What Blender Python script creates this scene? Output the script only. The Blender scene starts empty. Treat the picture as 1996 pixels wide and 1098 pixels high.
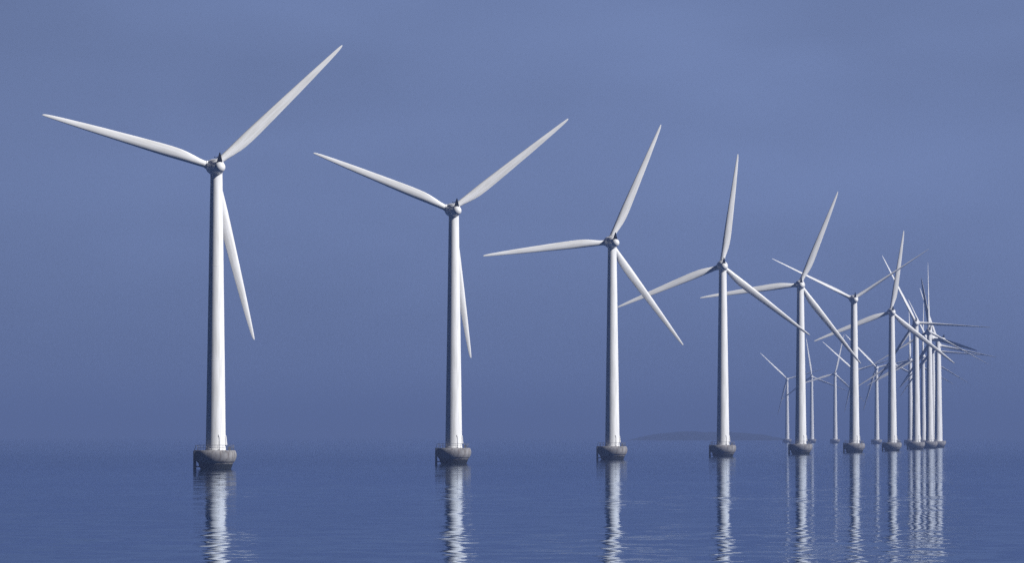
import bpy, bmesh, math, random
from mathutils import Vector, Matrix
R = math.radians
sc = bpy.context.scene
col = sc.collection

# ------------------------------------------------------------------ camera
F = 8280.0                       # focal length in photo pixels (1996 px wide)
CAM_H = 7.0
cd = bpy.data.cameras.new('camera')
cam = bpy.data.objects.new('camera', cd); col.objects.link(cam)
cd.sensor_width = 36.0
cd.lens = 36.0 * F / 1996.0
cd.clip_start = 1.0; cd.clip_end = 150000.0
cam.location = (0, 0, CAM_H)
cam.rotation_euler = (R(90.0) + math.atan(301.5 / F), 0, 0)
sc.camera = cam

# ------------------------------------------------------------------ sun and sky
SUN_EL, SUN_AZ = 36.0, 117.0     # azimuth measured clockwise (to the right) from +Y
sd = Vector((math.sin(R(SUN_AZ)) * math.cos(R(SUN_EL)), math.cos(R(SUN_AZ)) * math.cos(R(SUN_EL)), math.sin(R(SUN_EL))))
ld = bpy.data.lights.new('sun', 'SUN'); ld.energy = 5.0; ld.angle = R(0.5); ld.color = (1.0, 0.985, 0.965)
sun = bpy.data.objects.new('sun', ld); col.objects.link(sun)
sun.rotation_euler = sd.to_track_quat('Z', 'Y').to_euler()
sun.location = (300, -300, 400)

world = bpy.data.worlds.new('World'); sc.world = world; world.use_nodes = True
wt = world.node_tree; wt.nodes.clear()
wo = wt.nodes.new('ShaderNodeOutputWorld'); bg = wt.nodes.new('ShaderNodeBackground')
sky = wt.nodes.new('ShaderNodeTexSky'); sky.sky_type = 'NISHITA'; sky.sun_disc = False
sky.sun_elevation = R(SUN_EL); sky.sun_rotation = R(SUN_AZ)
sky.air_density = 1.0; sky.dust_density = 0.3; sky.ozone_density = 2.0
WL = wt.links.new
def wmix(f, a, c, blend='MIX'):
    n = wt.nodes.new('ShaderNodeMix'); n.data_type = 'RGBA'; n.blend_type = blend
    for sock, v in ((n.inputs[0], f), (n.inputs[6], a), (n.inputs[7], c)):
        if isinstance(v, (float, tuple)): sock.default_value = v if isinstance(v, float) else (*v, 1)
        else: WL(v, sock)
    return n.outputs[2]
def wrange(v, a, c, lo, hi, kind='SMOOTHSTEP'):
    n = wt.nodes.new('ShaderNodeMapRange'); n.interpolation_type = kind; WL(v, n.inputs[0])
    for k, x in zip((1, 2, 3, 4), (a, c, lo, hi)): n.inputs[k].default_value = x
    return n.outputs[0]
SKY_S = 0.10
tc = wt.nodes.new('ShaderNodeTexCoord'); sp = wt.nodes.new('ShaderNodeSeparateXYZ'); WL(tc.outputs['Generated'], sp.inputs[0])
clear = wmix(1.0, sky.outputs[0], (0.05, 0.12, 0.34), 'MULTIPLY')          # deep blue higher up, darkened on purpose to deepen shade and water
veil = (0.136 / SKY_S, 0.187 / SKY_S, 0.348 / SKY_S)                       # even blue veil low over the horizon
base = wmix(wrange(sp.outputs[2], math.sin(R(5.4)), math.sin(R(11.0)), 0.0, 1.0), veil, clear)
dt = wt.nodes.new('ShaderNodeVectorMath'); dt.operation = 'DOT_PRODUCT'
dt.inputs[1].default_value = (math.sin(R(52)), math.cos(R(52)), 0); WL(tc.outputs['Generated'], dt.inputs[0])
side = wrange(dt.outputs['Value'], 0.05, 0.56, 0.06, 1.0)                  # added dimming of the unseen sky left and behind, deepens tower shade
mp = wt.nodes.new('ShaderNodeMapping'); mp.inputs['Scale'].default_value = (9, 9, 26)
nz = wt.nodes.new('ShaderNodeTexNoise'); nz.inputs['Scale'].default_value = 1.0; nz.inputs['Detail'].default_value = 3
WL(tc.outputs['Generated'], mp.inputs[0]); WL(mp.outputs[0], nz.inputs['Vector'])
uneven = wrange(nz.outputs[0], 0.25, 0.75, 0.87, 1.13, 'LINEAR')
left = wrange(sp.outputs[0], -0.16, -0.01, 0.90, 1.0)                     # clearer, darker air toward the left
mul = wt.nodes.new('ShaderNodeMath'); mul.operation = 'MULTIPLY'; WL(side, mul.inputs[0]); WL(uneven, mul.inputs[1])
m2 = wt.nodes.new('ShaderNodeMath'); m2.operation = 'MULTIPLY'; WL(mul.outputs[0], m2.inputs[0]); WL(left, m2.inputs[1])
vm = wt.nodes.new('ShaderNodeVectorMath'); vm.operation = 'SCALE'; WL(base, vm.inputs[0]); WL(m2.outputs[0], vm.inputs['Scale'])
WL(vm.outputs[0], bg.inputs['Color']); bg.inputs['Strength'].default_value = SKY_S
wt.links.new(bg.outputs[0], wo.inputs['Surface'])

sc.view_settings.view_transform = 'Standard'; sc.view_settings.look = 'None'
sc.view_settings.exposure = 0.3; sc.view_settings.gamma = 1.0
cy = sc.cycles
cy.max_bounces = 6; cy.diffuse_bounces = 2; cy.glossy_bounces = 3; cy.volume_bounces = 1
cy.use_denoising = False; cy.sample_clamp_indirect = 0.6; cy.blur_glossy = 0.0; cy.caustics_reflective = False
cy.use_adaptive_sampling = False

# ------------------------------------------------------------------ materials
def mat(name):
    m = bpy.data.materials.new(name); m.use_nodes = True
    nt = m.node_tree; b = nt.nodes['Principled BSDF']
    return m, nt, b

def paint(name, base, dark, rough=0.45, streak=0.5, dirt_z=(0, 1)):
    """gel-coat / painted steel with faint vertical weather streaks"""
    m, nt, b = mat(name)
    tc = nt.nodes.new('ShaderNodeTexCoord'); mp = nt.nodes.new('ShaderNodeMapping')
    mp.inputs['Scale'].default_value = (1.6, 1.6, 0.12)
    n = nt.nodes.new('ShaderNodeTexNoise'); n.inputs['Scale'].default_value = 1.3; n.inputs['Detail'].default_value = 6
    r = nt.nodes.new('ShaderNodeValToRGB')
    r.color_ramp.elements[0].position = 0.30; r.color_ramp.elements[0].color = (*dark, 1)
    r.color_ramp.elements[1].position = 0.30 + streak * 0.5; r.color_ramp.elements[1].color = (*base, 1)
    nt.links.new(tc.outputs['Object'], mp.inputs[0]); nt.links.new(mp.outputs[0], n.inputs['Vector'])
    nt.links.new(n.outputs[0], r.inputs[0]); nt.links.new(r.outputs[0], b.inputs['Base Color'])
    b.inputs['Roughness'].default_value = rough
    return m

M_TOWER = paint('tower_paint', (0.87, 0.87, 0.87), (0.70, 0.70, 0.68), 0.5)
M_BLADE = paint('blade_gelcoat', (0.84, 0.84, 0.84), (0.68, 0.67, 0.64), 0.42)
M_SHELL = paint('nacelle_paint', (0.82, 0.82, 0.82), (0.74, 0.74, 0.74), 0.4)

def plain(name, c, rough=0.6, metal=0.0):
    m, nt, b = mat(name)
    n = nt.nodes.new('ShaderNodeTexNoise'); n.inputs['Scale'].default_value = 3.0
    tc = nt.nodes.new('ShaderNodeTexCoord'); nt.links.new(tc.outputs['Object'], n.inputs['Vector'])
    r = nt.nodes.new('ShaderNodeValToRGB')
    r.color_ramp.elements[0].color = (*[v * 0.75 for v in c], 1); r.color_ramp.elements[1].color = (*[min(1, v * 1.2) for v in c], 1)
    nt.links.new(n.outputs[0], r.inputs[0]); nt.links.new(r.outputs[0], b.inputs['Base Color'])
    b.inputs['Roughness'].default_value = rough; b.inputs['Metallic'].default_value = metal
    return m
M_BLACK = plain('black_louvre', (0.002, 0.002, 0.003), 0.8)
M_BLACK.node_tree.nodes['Principled BSDF'].inputs['Specular IOR Level'].default_value = 0.1
M_STEEL = plain('galvanised_steel', (0.16, 0.165, 0.18), 0.55, 0.3)
M_RUBBER = plain('fender_steel_black', (0.012, 0.013, 0.018), 0.7)
M_HOLE = plain('drain_hole_dark', (0.03, 0.025, 0.025), 0.9)

# concrete: mottled, rust runs, dark algae band at the waterline (height above water, object space)
M_CONC, nt, b = mat('weathered_concrete')
tc = nt.nodes.new('ShaderNodeTexCoord')
n1 = nt.nodes.new('ShaderNodeTexNoise'); n1.inputs['Scale'].default_value = 0.9; n1.inputs['Detail'].default_value = 8
mp = nt.nodes.new('ShaderNodeMapping'); mp.inputs['Scale'].default_value = (2.2, 2.2, 0.35)
n2 = nt.nodes.new('ShaderNodeTexNoise'); n2.inputs['Scale'].default_value = 1.0; n2.inputs['Detail'].default_value = 5
nt.links.new(tc.outputs['Object'], n1.inputs['Vector']); nt.links.new(tc.outputs['Object'], mp.inputs[0]); nt.links.new(mp.outputs[0], n2.inputs['Vector'])
r1 = nt.nodes.new('ShaderNodeValToRGB')
r1.color_ramp.elements[0].position = 0.3; r1.color_ramp.elements[0].color = (0.17, 0.168, 0.170, 1)
r1.color_ramp.elements[1].position = 0.7; r1.color_ramp.elements[1].color = (0.31, 0.302, 0.300, 1)
nt.links.new(n1.outputs[0], r1.inputs[0])
r2 = nt.nodes.new('ShaderNodeValToRGB')
r2.color_ramp.elements[0].position = 0.36; r2.color_ramp.elements[0].color = (0.62, 0.56, 0.52, 1)
r2.color_ramp.elements[1].position = 0.55; r2.color_ramp.elements[1].color = (1, 1, 1, 1)
nt.links.new(n2.outputs[0], r2.inputs[0])
mu = nt.nodes.new('ShaderNodeMix'); mu.data_type = 'RGBA'; mu.blend_type = 'MULTIPLY'; mu.inputs[0].default_value = 1
nt.links.new(r1.outputs[0], mu.inputs[6]); nt.links.new(r2.outputs[0], mu.inputs[7])
sx = nt.nodes.new('ShaderNodeSeparateXYZ'); nt.links.new(tc.outputs['Object'], sx.inputs[0])
ad = nt.nodes.new('ShaderNodeMath'); ad.operation = 'MULTIPLY_ADD'; ad.inputs[1].default_value = 0.5
nt.links.new(n1.outputs[0], ad.inputs[0]); nt.links.new(sx.outputs[2], ad.inputs[2])
mr = nt.nodes.new('ShaderNodeMapRange'); mr.inputs[1].default_value = 1.28; mr.inputs[2].default_value = 1.5
nt.links.new(ad.outputs[0], mr.inputs[0])
mx = nt.nodes.new('ShaderNodeMix'); mx.data_type = 'RGBA'
nt.links.new(mr.outputs[0], mx.inputs[0]); mx.inputs[6].default_value = (0.012, 0.014, 0.014, 1)
nt.links.new(mu.outputs[2], mx.inputs[7]); nt.links.new(mx.outputs[2], b.inputs['Base Color'])
b.inputs['Roughness'].default_value = 0.95; b.inputs['Specular IOR Level'].default_value = 0.2
bp = nt.nodes.new('ShaderNodeBump'); bp.inputs['Strength'].default_value = 0.3; bp.inputs['Distance'].default_value = 0.05
nt.links.new(n1.outputs[0], bp.inputs['Height']); nt.links.new(bp.outputs[0], b.inputs['Normal'])

# sea: nearly calm, slopes built from several wave sizes in world metres
M_SEA, nt, b = mat('sea_water')
nt.nodes.remove(b)
L = nt.links
tc = nt.nodes.new('ShaderNodeTexCoord')
def vnoise(scale, stretch, amp, detail=1.0, seed=0.0):
    mp = nt.nodes.new('ShaderNodeMapping'); mp.inputs['Scale'].default_value = (scale * stretch[0], scale * stretch[1], scale)
    mp.inputs['Location'].default_value = (seed, seed * 1.7, 0); mp.inputs['Rotation'].default_value = (0, 0, R(seed * 3))
    n = nt.nodes.new('ShaderNodeTexNoise'); n.inputs['Scale'].default_value = 1.0; n.inputs['Detail'].default_value = detail
    L.new(tc.outputs['Object'], mp.inputs[0]); L.new(mp.outputs[0], n.inputs['Vector'])
    s = nt.nodes.new('ShaderNodeVectorMath'); s.operation = 'SUBTRACT'; s.inputs[1].default_value = (0.5, 0.5, 0.5)
    L.new(n.outputs['Color'], s.inputs[0])
    k = nt.nodes.new('ShaderNodeVectorMath'); k.operation = 'SCALE'; k.inputs['Scale'].default_value = amp
    L.new(s.outputs[0], k.inputs[0]); return k.outputs[0], n
def vadd(a, c):
    v = nt.nodes.new('ShaderNodeVectorMath'); v.operation = 'ADD'; L.new(a, v.inputs[0]); L.new(c, v.inputs[1]); return v.outputs[0]
w1, _ = vnoise(1 / 4.0, (1, 1), 0.10, 1, 3.1)
w2, _ = vnoise(1 / 1.3, (1, 1), 0.08, 2, 7.7)
w3, _ = vnoise(1 / 0.7, (1, 1), 0.02, 1, 1.3)
sw = vadd(vadd(w1, w2), w3)
# wind patches: the surface is ruffled more in some places than in others
_, pn = vnoise(1 / 70.0, (1, 0.6), 1.0, 3, 5.0)
pr = nt.nodes.new('ShaderNodeMapRange'); pr.inputs[1].default_value = 0.35; pr.inputs[2].default_value = 0.65
pr.inputs[3].default_value = 0.25; pr.inputs[4].default_value = 1.45
L.new(pn.outputs[0], pr.inputs[0])
sk = nt.nodes.new('ShaderNodeVectorMath'); sk.operation = 'SCALE'; L.new(sw, sk.inputs[0]); L.new(pr.outputs[0], sk.inputs['Scale'])
sy = nt.nodes.new('ShaderNodeSeparateXYZ'); L.new(tc.outputs['Object'], sy.inputs[0])
near = nt.nodes.new('ShaderNodeMapRange'); L.new(sy.outputs[1], near.inputs[0])     # breeze ruffles the water nearer the shore
for k_, v_ in zip((1, 2, 3, 4), (220.0, 800.0, 1.25, 0.9)): near.inputs[k_].default_value = v_
s3 = nt.nodes.new('ShaderNodeVectorMath'); s3.operation = 'SCALE'; L.new(sk.outputs[0], s3.inputs[0]); L.new(near.outputs[0], s3.inputs['Scale'])
mm = nt.nodes.new('ShaderNodeVectorMath'); mm.operation = 'MULTIPLY'; mm.inputs[1].default_value = (1.7, 0.75, 0); L.new(s3.outputs[0], mm.inputs[0])
up = nt.nodes.new('ShaderNodeVectorMath'); up.operation = 'ADD'; up.inputs[1].default_value = (0, 0, 1); L.new(mm.outputs[0], up.inputs[0])
nm = nt.nodes.new('ShaderNodeVectorMath'); nm.operation = 'NORMALIZE'; L.new(up.outputs[0], nm.inputs[0])
gl = nt.nodes.new('ShaderNodeBsdfGlossy'); gl.distribution = 'GGX'; 
rg = nt.nodes.new('ShaderNodeMapRange'); L.new(sy.outputs[1], rg.inputs[0])       # rougher farther out where the wind reaches
for k_, v_ in zip((1, 2, 3, 4), (700.0, 2200.0, 0.045, 0.12)): rg.inputs[k_].default_value = v_
L.new(rg.outputs[0], gl.inputs['Roughness'])
gl.inputs['Color'].default_value = (0.70, 0.77, 0.88, 1)
di = nt.nodes.new('ShaderNodeBsdfDiffuse'); di.inputs['Color'].default_value = (0.006, 0.022, 0.06, 1)
fr = nt.nodes.new('ShaderNodeFresnel'); fr.inputs['IOR'].default_value = 1.333
ms = nt.nodes.new('ShaderNodeMixShader')
for n_ in (gl, di, fr): L.new(nm.outputs[0], n_.inputs['Normal'])
L.new(fr.outputs[0], ms.inputs[0]); L.new(di.outputs[0], ms.inputs[1]); L.new(gl.outputs[0], ms.inputs[2])
L.new(ms.outputs[0], nt.nodes['Material Output'].inputs['Surface'])

# ------------------------------------------------------------------ mesh helpers
def link(name, bm, m, parent=None, smooth=True, auto=None):
    me = bpy.data.meshes.new(name)
    bmesh.ops.recalc_face_normals(bm, faces=bm.faces[:])
    bm.to_mesh(me); bm.free()
    for x in (m if isinstance(m, (list, tuple)) else [m]): me.materials.append(x)
    for p in me.polygons: p.use_smooth = smooth
    if auto is not None:
        me.update()
        bm2 = bmesh.new(); bm2.from_mesh(me)
        for e in bm2.edges:
            if len(e.link_faces) == 2 and e.calc_face_angle(0) > R(auto): e.smooth = False
        bm2.to_mesh(me); bm2.free()
    o = bpy.data.objects.new(name, me); col.objects.link(o)
    if parent: o.parent = parent
    return o

def ring_loft(bm, rings, cap=True, mi=0):
    vs = [[bm.verts.new(p) for p in r] for r in rings]
    n = len(rings[0])
    for a, c in zip(vs, vs[1:]):
        for i in range(n):
            f = bm.faces.new((a[i], a[(i + 1) % n], c[(i + 1) % n], c[i])); f.material_index = mi
    if cap:
        bm.faces.new(vs[0][::-1]).material_index = mi; bm.faces.new(vs[-1]).material_index = mi
    return vs

def lathe(bm, prof, n=48, axis='Z', c=(0, 0, 0), cap=True, mi=0):
    rings = []
    for r, h in prof:
        ring = []
        for i in range(n):
            a = 2 * math.pi * i / n
            p = Vector((r * math.cos(a), r * math.sin(a), h))
            if axis == 'Y': p = Vector((p.x, p.z, p.y))
            ring.append(p + Vector(c))
        rings.append(ring)
    ring_loft(bm, rings, cap, mi)

def tube(bm, pts, r, n=8, mi=0):
    pts = [Vector(p) for p in pts]; rings = []
    for i, p in enumerate(pts):
        d = (pts[min(i + 1, len(pts) - 1)] - pts[max(i - 1, 0)]).normalized()
        u = d.orthogonal().normalized() if i == 0 else (u - d * u.dot(d)).normalized()
        v = d.cross(u); rr = r[i] if isinstance(r, (list, tuple)) else r
        rings.append([p + (u * math.cos(2 * math.pi * k / n) + v * math.sin(2 * math.pi * k / n)) * rr for k in range(n)])
    ring_loft(bm, rings, True, mi)

def box(bm, c, s, bevel=0.0, mi=0):
    g = bmesh.ops.create_cube(bm, size=1.0)
    for v in g['verts']: v.co = Vector((v.co.x * s[0] + c[0], v.co.y * s[1] + c[1], v.co.z * s[2] + c[2]))
    if bevel:
        es = list({e for v in g['verts'] for e in v.link_edges})
        bmesh.ops.bevel(bm, geom=es, offset=bevel, segments=2, affect='EDGES')

# ------------------------------------------------------------------ turbine prototype
HUB_Z = 64.0; TILT = 4.0; ROTOR_Y = 4.3; BLADE_L = 37.4

def foundation_mesh():
    bm = bmesh.new()
    lathe(bm, [(3.1, -0.9), (3.22, 0.0), (3.50, 0.7), (3.72, 1.35), (3.86, 1.42), (4.06, 1.7), (4.25, 2.08), (4.38, 2.5), (4.42, 2.9),
               (4.38, 3.3), (4.24, 3.7), (4.12, 3.9), (4.02, 3.95), (2.0, 3.97)], 72)
    for az, z in ((-32, 3.45), (-12, 3.48), (22, 3.5), (38, 3.45), (64, 3.45), (-60, 3.46)):   # round drain holes
        a = R(az); rr = 4.18
        p = Vector((rr * math.sin(a), -rr * math.cos(a), z)); d = Vector((math.sin(a), -math.cos(a), 0))
        tube(bm, [p - d * 0.2, p + d * 0.03], 0.13, 10, mi=1)
    return bm

def railing_mesh():
    bm = bmesh.new(); n = 20
    for k in range(n):
        a = 2 * math.pi * (k + .5) / n; x, y = 3.85 * math.cos(a), 3.85 * math.sin(a)
        tube(bm, [(x, y, 3.9), (x, y, 5.05)], 0.035, 6)
    for z, r in ((5.05, 0.035), (4.5, 0.025)):
        m = 60; seg = bmesh.new()
        rings = []
        for k in range(m + 1):
            a = 2 * math.pi * k / m
            c = Vector((3.85 * math.cos(a), 3.85 * math.sin(a), z)); u = Vector((math.cos(a), math.sin(a), 0))
            rings.append([c + u * r * math.cos(q) + Vector((0, 0, r * math.sin(q))) for q in (0, math.pi / 2, math.pi, 1.5 * math.pi)])
        seg.free(); ring_loft(bm, rings, False)
    return bm

def tower_mesh():
    bm = bmesh.new(); prof = []
    z0, z1, r0, r1 = 3.95, 62.25, 2.12, 1.27
    N = 24
    for i in range(N + 1):
        t = i / N; prof.append((r0 + (r1 - r0) * t, z0 + (z1 - z0) * t))
    def rz(z): return r0 + (r1 - r0) * (z - z0) / (z1 - z0)
    for zf in (23.0, 43.0):                    # welded section flanges
        prof += [(rz(zf - .06), zf - .06), (rz(zf) + .012, zf - .05), (rz(zf) + .012, zf + .05), (rz(zf + .06), zf + .06)]
    prof += [(r0 + .12, z0), (r0 + .12, z0 + .25)]
    prof.sort(key=lambda q: q[1])
    prof = [q for q in prof if not (abs(q[1] - z0) < 1e-6 and q[0] < r0 + .1)]
    prof = prof[:2] + [(r0, z0 + .27)] + prof[2:]
    lathe(bm, prof, 64)
    return bm

def nacelle_mesh():
    # along local Y: front (rotor side) at +3, rounded tail at about -6.2
    bm = bmesh.new()
    P = [(1.30, 2.95), (1.62, 2.9), (1.72, 2.0), (1.76, 0.8), (1.74, -0.4), (1.62, -1.3), (1.42, -2.0), (1.30, -2.5),
         (1.22, -3.3), (1.20, -4.6), (1.17, -5.1), (1.05, -5.55), (0.83, -5.9), (0.52, -6.12), (0.2, -6.2), (0.03, -6.21)]
    lathe(bm, P, 48, 'Y')
    # yaw collar down to the tower top
    lathe(bm, [(1.28, -1.85), (1.30, -1.25), (1.45, -0.9)], 48, 'Z')
    return bm

def hub_mesh():
    bm = bmesh.new()
    P = [(1.25, -1.25), (1.55, -1.2), (1.68, -0.6), (1.70, 0.0), (1.64, 0.6), (1.45, 1.2), (1.15, 1.7), (0.75, 2.1), (0.3, 2.32), (0.03, 2.36)]
    lathe(bm, P, 48, 'Y')
    return bm

def blade_mesh():
    """along +Z from the hub centre; trailing edge on +X, upwind side is +Y"""
    bm = bmesh.new(); rings = []; n = 28
    #        z     chord thick  twist  circ
    st = [(1.3, 1.48, 1.00, 16, 1.0), (2.2, 1.48, 1.00, 16, 1.0), (3.2, 1.60, 0.88, 16, 0.75), (4.6, 1.90, 0.64, 15, 0.35),
          (6.2, 2.22, 0.45, 13.5, 0.1), (7.8, 2.42, 0.36, 12, 0.0), (9.5, 2.48, 0.31, 10, 0.0), (12.0, 2.42, 0.28, 8, 0),
          (15.5, 2.24, 0.25, 5.8, 0), (19.5, 2.00, 0.22, 4.0, 0), (24.0, 1.72, 0.20, 2.4, 0), (28.5, 1.40, 0.19, 1.2, 0),
          (32.5, 1.05, 0.18, 0.4, 0), (35.2, 0.76, 0.17, 0, 0), (36.5, 0.56, 0.16, 0, 0), (37.1, 0.38, 0.16, 0, 0), (37.38, 0.14, 0.2, 0, 0)]
    fine = []
    for a, c in zip(st, st[1:]):
        for k in range(3):
            t = k / 3; fine.append([a[i] + (c[i] - a[i]) * t for i in range(5)])
    fine.append(list(st[-1]))
    for z, ch, th, tw, ci in fine:
        z *= 38.0 / 37.38
        ring = []
        for i in range(n):
            s = 2 * math.pi * i / n
            xc = 0.5 + 0.5 * math.cos(s)                 # 1 = trailing edge, 0 = leading edge
            yt = 5 * 1.0 * (0.2969 * math.sqrt(xc) - 0.126 * xc - 0.3516 * xc ** 2 + 0.2843 * xc ** 3 - 0.1015 * xc ** 4)
            camb = 0.05 * (1 - (2 * xc - 1) ** 2)
            sg = 1 if math.sin(s) >= 0 else -1
            ya = sg * yt * th - camb                     # suction (rounder) side faces downwind, -Y
            yc = 0.5 * math.sin(s) * th
            y = ya * (1 - ci) + yc * ci
            lead = 0.32 * (1 - ci) + 0.5 * ci
            X = (xc - lead) * ch; Y = y * ch
            a = R(tw + 2.0)                               # nose turned upwind
            ring.append(Vector((X * math.cos(a) + Y * math.sin(a), -X * math.sin(a) + Y * math.cos(a), z)))
        rings.append(ring)
    ring_loft(bm, rings)
    return bm

def meshes_of(fn, name, m, smooth=True, auto=None):
    o = link(name, fn(), m, None, smooth, auto); me = o.data; bpy.data.objects.remove(o); me.name = name; return me

def fin_mesh():
    bm = bmesh.new()
    def rect(w, y0, y1, z): return [Vector((-w, y0, z)), Vector((w, y0, z)), Vector((w, y1, z)), Vector((-w, y1, z))]
    ring_loft(bm, [rect(.50, -5.35, -3.9, 1.0), rect(.47, -5.35, -3.9, 1.35), rect(.22, -5.2, -4.3, 2.4), rect(.07, -5.05, -4.6, 3.1)])
    return bm
def mast_mesh():
    bm = bmesh.new()
    tube(bm, [(-.35, -1.8, 1.4), (-.35, -1.8, 2.15)], 0.04, 6); tube(bm, [(-.65, -1.8, 2.0), (-.05, -1.8, 2.0)], 0.03, 6)
    tube(bm, [(-.65, -1.8, 1.95), (-.65, -1.8, 2.2)], 0.09, 8); tube(bm, [(-.05, -1.8, 1.95), (-.05, -1.8, 2.2)], 0.09, 8)
    return bm
def collar_mesh():
    bm = bmesh.new(); lathe(bm, [(0.80, 1.45), (0.88, 1.5), (0.88, 1.78), (0.80, 1.83)], 32); return bm
def door_mesh():      # weather hood and door on the right flank of the tower
    bm = bmesh.new()
    g = bmesh.ops.create_cube(bm, size=1.0)
    for v in g['verts']: v.co = Vector((2.12 + v.co.x * 0.62, -0.15 + v.co.y * 1.2, 6.05 + v.co.z * 2.2))
    for v in g['verts']:
        if v.co.x > 2.2 and v.co.z > 6.5: v.co.x -= 0.22
    bmesh.ops.bevel(bm, geom=bm.edges[:], offset=0.09, segments=3, affect='EDGES')
    return bm
def davit_mesh():
    bm = bmesh.new()
    tube(bm, [(0.95, -3.35, 3.9), (0.95, -3.35, 6.3), (0.9, -3.38, 6.75), (0.78, -3.42, 6.9), (0.82, -3.5, 7.25)], [.085, .075, .09, .12, .05], 8)
    tube(bm, [(0.95, -3.35, 3.95), (0.95, -3.35, 4.2)], .16, 10)
    return bm
def cabinet_mesh():
    bm = bmesh.new()
    box(bm, (2.95, -0.6, 4.35), (.5, .5, .8), .04); return bm
def fender_mesh():
    bm = bmesh.new()
    for y in (-1.1, 1.1):
        tube(bm, [(-4.42, y, -0.6), (-4.42, y, 3.9)], 0.26, 12)
        tube(bm, [(-4.42, y, 3.75), (-3.9, y, 3.9)], 0.16, 8)
        tube(bm, [(-4.42, y, 0.5), (-3.3, y * .9, 0.5)], 0.13, 8)
    return bm
def ladder_mesh():
    bm = bmesh.new()
    for y in (-.28, .28): tube(bm, [(-4.45, y, -0.4), (-4.45, y, 4.1), (-4.2, y, 5.0), (-3.8, y, 4.9)], 0.05, 6)
    for k in range(14): tube(bm, [(-4.45, -.28, .05 + k * .3), (-4.45, .28, .05 + k * .3)], 0.03, 6)
    return bm

ME = dict(
    foundation=meshes_of(foundation_mesh, 'foundation', [M_CONC, M_HOLE], True, 35),
    railing=meshes_of(railing_mesh, 'railing', M_STEEL), tower=meshes_of(tower_mesh, 'tower', M_TOWER, True, 40),
    nacelle=meshes_of(nacelle_mesh, 'nacelle', M_SHELL, True, 50), hub=meshes_of(hub_mesh, 'hub', M_SHELL, True, 50),
    blade=meshes_of(blade_mesh, 'blade', M_BLADE, True, 80), fin=meshes_of(fin_mesh, 'cooling_fin', M_BLACK, False),
    mast=meshes_of(mast_mesh, 'wind_sensor', M_BLACK), collar=meshes_of(collar_mesh, 'blade_collar', M_SHELL, True, 30),
    door=meshes_of(door_mesh, 'door_hood', M_SHELL, True, 30), davit=meshes_of(davit_mesh, 'davit_crane', M_STEEL),
    cabinet=meshes_of(cabinet_mesh, 'deck_cabinet', M_STEEL, False), fender=meshes_of(fender_mesh, 'boat_fender', M_RUBBER),
    ladder=meshes_of(ladder_mesh, 'ladder', M_STEEL))

def part(name, key, parent, M=None):
    o = bpy.data.objects.new(name, ME[key]); col.objects.link(o); o.parent = parent
    if M is not None: o.matrix_basis = M
    return o

def make_turbine(x, y, yaw, phase, label, near=True, pitch=0.0):
    t = bpy.data.objects.new('wind_turbine', None); col.objects.link(t)
    t.location = (x, y, 0)
    t['label'] = label; t['category'] = 'wind turbine'; t['group'] = 'wind turbines in the curved row out at sea'
    f = part('foundation', 'foundation', t)
    part('boat_fender', 'fender', f)
    tw = part('tower', 'tower', t)
    if near:
        part('railing', 'railing', f); part('ladder', 'ladder', f); part('davit_crane', 'davit', f); part('deck_cabinet', 'cabinet', f)
        part('door_hood', 'door', tw)
    N = Matrix.Translation((0, 0, HUB_Z)) @ Matrix.Rotation(R(yaw), 4, 'Z') @ Matrix.Rotation(R(TILT), 4, 'X')
    n = part('nacelle', 'nacelle', t, N)
    part('cooling_fin', 'fin', n)
    if near: part('wind_sensor', 'mast', n)
    H = N @ Matrix.Translation((0, ROTOR_Y, 0))
    part('hub', 'hub', t, H)
    for k in range(3):
        B = H @ Matrix.Rotation(R(90 - phase - 120 * k), 4, 'Y') @ Matrix.Rotation(R(pitch), 4, 'Z')
        bl = part('blade', 'blade', t, B)
        if near: part('blade_collar', 'collar', bl)
    return t

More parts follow.
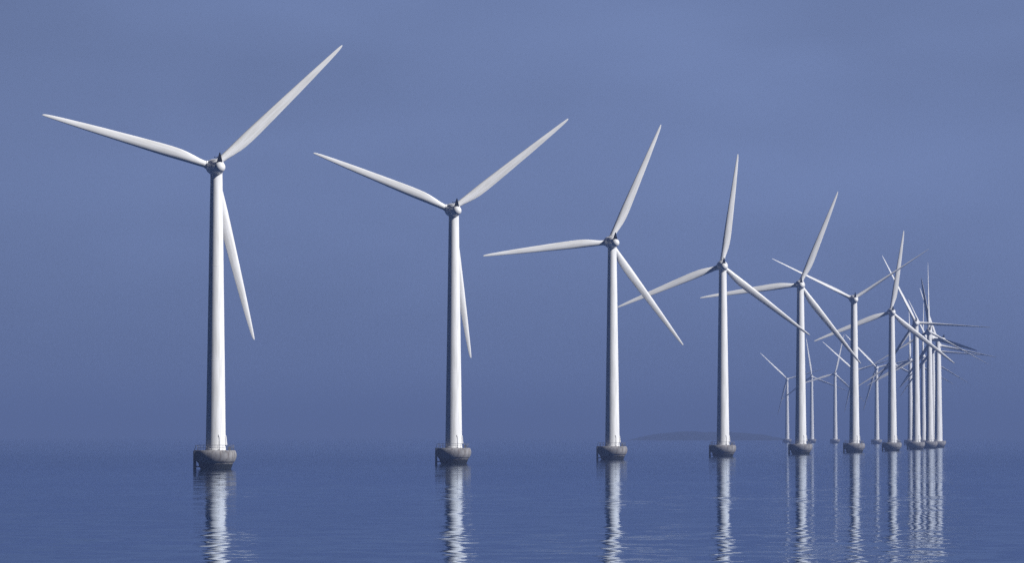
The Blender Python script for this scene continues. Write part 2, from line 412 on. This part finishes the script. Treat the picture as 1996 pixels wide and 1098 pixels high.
# photo x of the tower foot, distance, rotor phase, yaw, label
Y0, DY = 898.0, 176.9
T = [
 (421.0, 898, 44.0, 12, 0, 'largest wind turbine, nearest the camera at the far left, white tower on round concrete base'),
 (884.5, 1071, 38.3, 9.5, 0, 'second largest wind turbine, one blade pointing up right and one hanging beside its tower'),
 (1193.5, 1249, 66.7, 9.6, 4, 'third wind turbine from the left, its left blade nearly level, next beyond the second largest'),
 (1409.0, 1424, 82.0, 2.2, 9, 'fourth turbine from the left, one blade almost upright, in front of the faint low island'),
 (1560.5, 1601, 67.8, 0, 11, 'fifth largest turbine, left blade level, foundation just left of the blade-tip crossing its neighbour'),
 (1665.0, 1772, 33.5, 1.4, 70, 'sixth largest turbine, two blades raised in a wide V and third hidden behind its tower'),
 (1738.5, 1955, 81.2, 1, 10, 'seventh largest turbine, upright blade crossed by the tip of a blade from its left neighbour'),
 (1785.5, 2142, 116.3, -4.5, 70, 'eighth turbine in line, one blade level right and one up left'),
 (1811.5, 2320, 90.8, -2.6, 82, 'ninth turbine in line, thin blade straight up, left of the turbine with dark blades'),
 (1828.0, 2497, 72.0, 129, 18, 'turbine turned toward the camera with dark shaded blades, at the right end of the row'),
 (1830.0, 2672, 108.0, -3, 68, 'distant turbine hidden directly behind the one with dark shaded blades at the right end'),
 (1818.0, 2848, 115.0, -3, 68, 'distant turbine whose tower shows just right of the ninth tower, between the two rightmost'),
 (1799.0, 3024, 89.0, -3, 70, 'distant turbine with tower in the narrow gap between the eighth and ninth towers'),
 (1774.0, 3200, 91.0, -3, 60, 'distant turbine whose thin tower stands just left of the eighth tower'),
 (1742.5, 3378, 92.0, -3, 60, 'distant turbine mostly hidden behind the seventh tower, only blades showing either side'),
 (1708.5, 3556, 133.0, -3, 55, 'small distant turbine standing alone between the sixth and seventh towers'),
 (1665.0, 3735, 137.0, -3, 60, 'small distant turbine hidden behind the sixth tower, faint blades showing to either side'),
 (1627.5, 3914, 77.0, -3, 55, 'small pale distant turbine standing alone midway between the fifth and sixth towers'),
 (1582.0, 4094, 98.0, -3, 55, 'small pale distant turbine just to the right of the fifth tower'),
 (1534.0, 4275, 135.5, -3, 60, 'farthest and palest turbine, leftmost of the small distant ones, left of fifth tower'),
]
for i, (px, d, ph, yaw, pit, lab) in enumerate(T):
    make_turbine((px - 998.0) / F * d, d, yaw, ph, lab, near=(i < 9), pitch=pit)

# ------------------------------------------------------------------ sea
bm = bmesh.new()
g = bmesh.ops.create_grid(bm, x_segments=40, y_segments=40, size=40000.0)
sea = link('sea', bm, M_SEA, None, False); sea['kind'] = 'structure'

# ------------------------------------------------------------------ low island far behind
def fbm(x, s):
    return sum(math.sin(x * f + s * k) / f for k, f in ((1.3, 1.0), (2.1, 2.3), (3.7, 5.1), (5.9, 11.7))) * 0.5
ID = 6800.0
x0 = (1222 - 998) / F * ID; x1 = (1546 - 998) / F * ID
random.seed(4)
bm = bmesh.new(); NX, NY = 120, 16; grid = []
for i in range(NX + 1):
    u = i / NX; row = []
    for j in range(NY + 1):
        v = j / NY
        env = math.sin(math.pi * u) ** 1.0 * (0.86 + 0.14 * math.sin(u * 7 + 1.0))
        hh = 19.5 * env * min(1.0, math.sin(math.pi * v) ** 0.5) * (1 + 0.07 * fbm(u * 26 + v * 4, 2.0) + 0.04 * random.uniform(-1, 1))
        row.append(bm.verts.new((x0 + (x1 - x0) * u, ID + 120 * v, max(hh, 0) - 0.5)))
    grid.append(row)
for i in range(NX):
    for j in range(NY): bm.faces.new((grid[i][j], grid[i + 1][j], grid[i + 1][j + 1], grid[i][j + 1]))
M_ISL = plain('island_scrub', (0.022, 0.027, 0.04), 0.95)
isl = link('low_island_hill', bm, M_ISL); isl['kind'] = 'structure'

# ------------------------------------------------------------------ haze
bm = bmesh.new(); bmesh.ops.create_cube(bm, size=1.0)
for v in bm.verts: v.co = Vector((v.co.x * 90000, v.co.y * 90000, -2.0 if v.co.z < 0 else 112.0))
M_HZ = bpy.data.materials.new('haze_air'); M_HZ.use_nodes = True; nt = M_HZ.node_tree; nt.nodes.clear()
out = nt.nodes.new('ShaderNodeOutputMaterial'); pv = nt.nodes.new('ShaderNodeVolumePrincipled')
pv.inputs['Density'].default_value = 2.2e-4; pv.inputs['Color'].default_value = (0.200, 0.282, 0.550, 1)
pv.inputs['Anisotropy'].default_value = 0.0
pv.inputs['Density Attribute'].default_value = ''; pv.inputs['Temperature Attribute'].default_value = ''
nt.links.new(pv.outputs[0], out.inputs['Volume'])
hz = link('haze', bm, M_HZ, None, False); hz['kind'] = 'stuff'
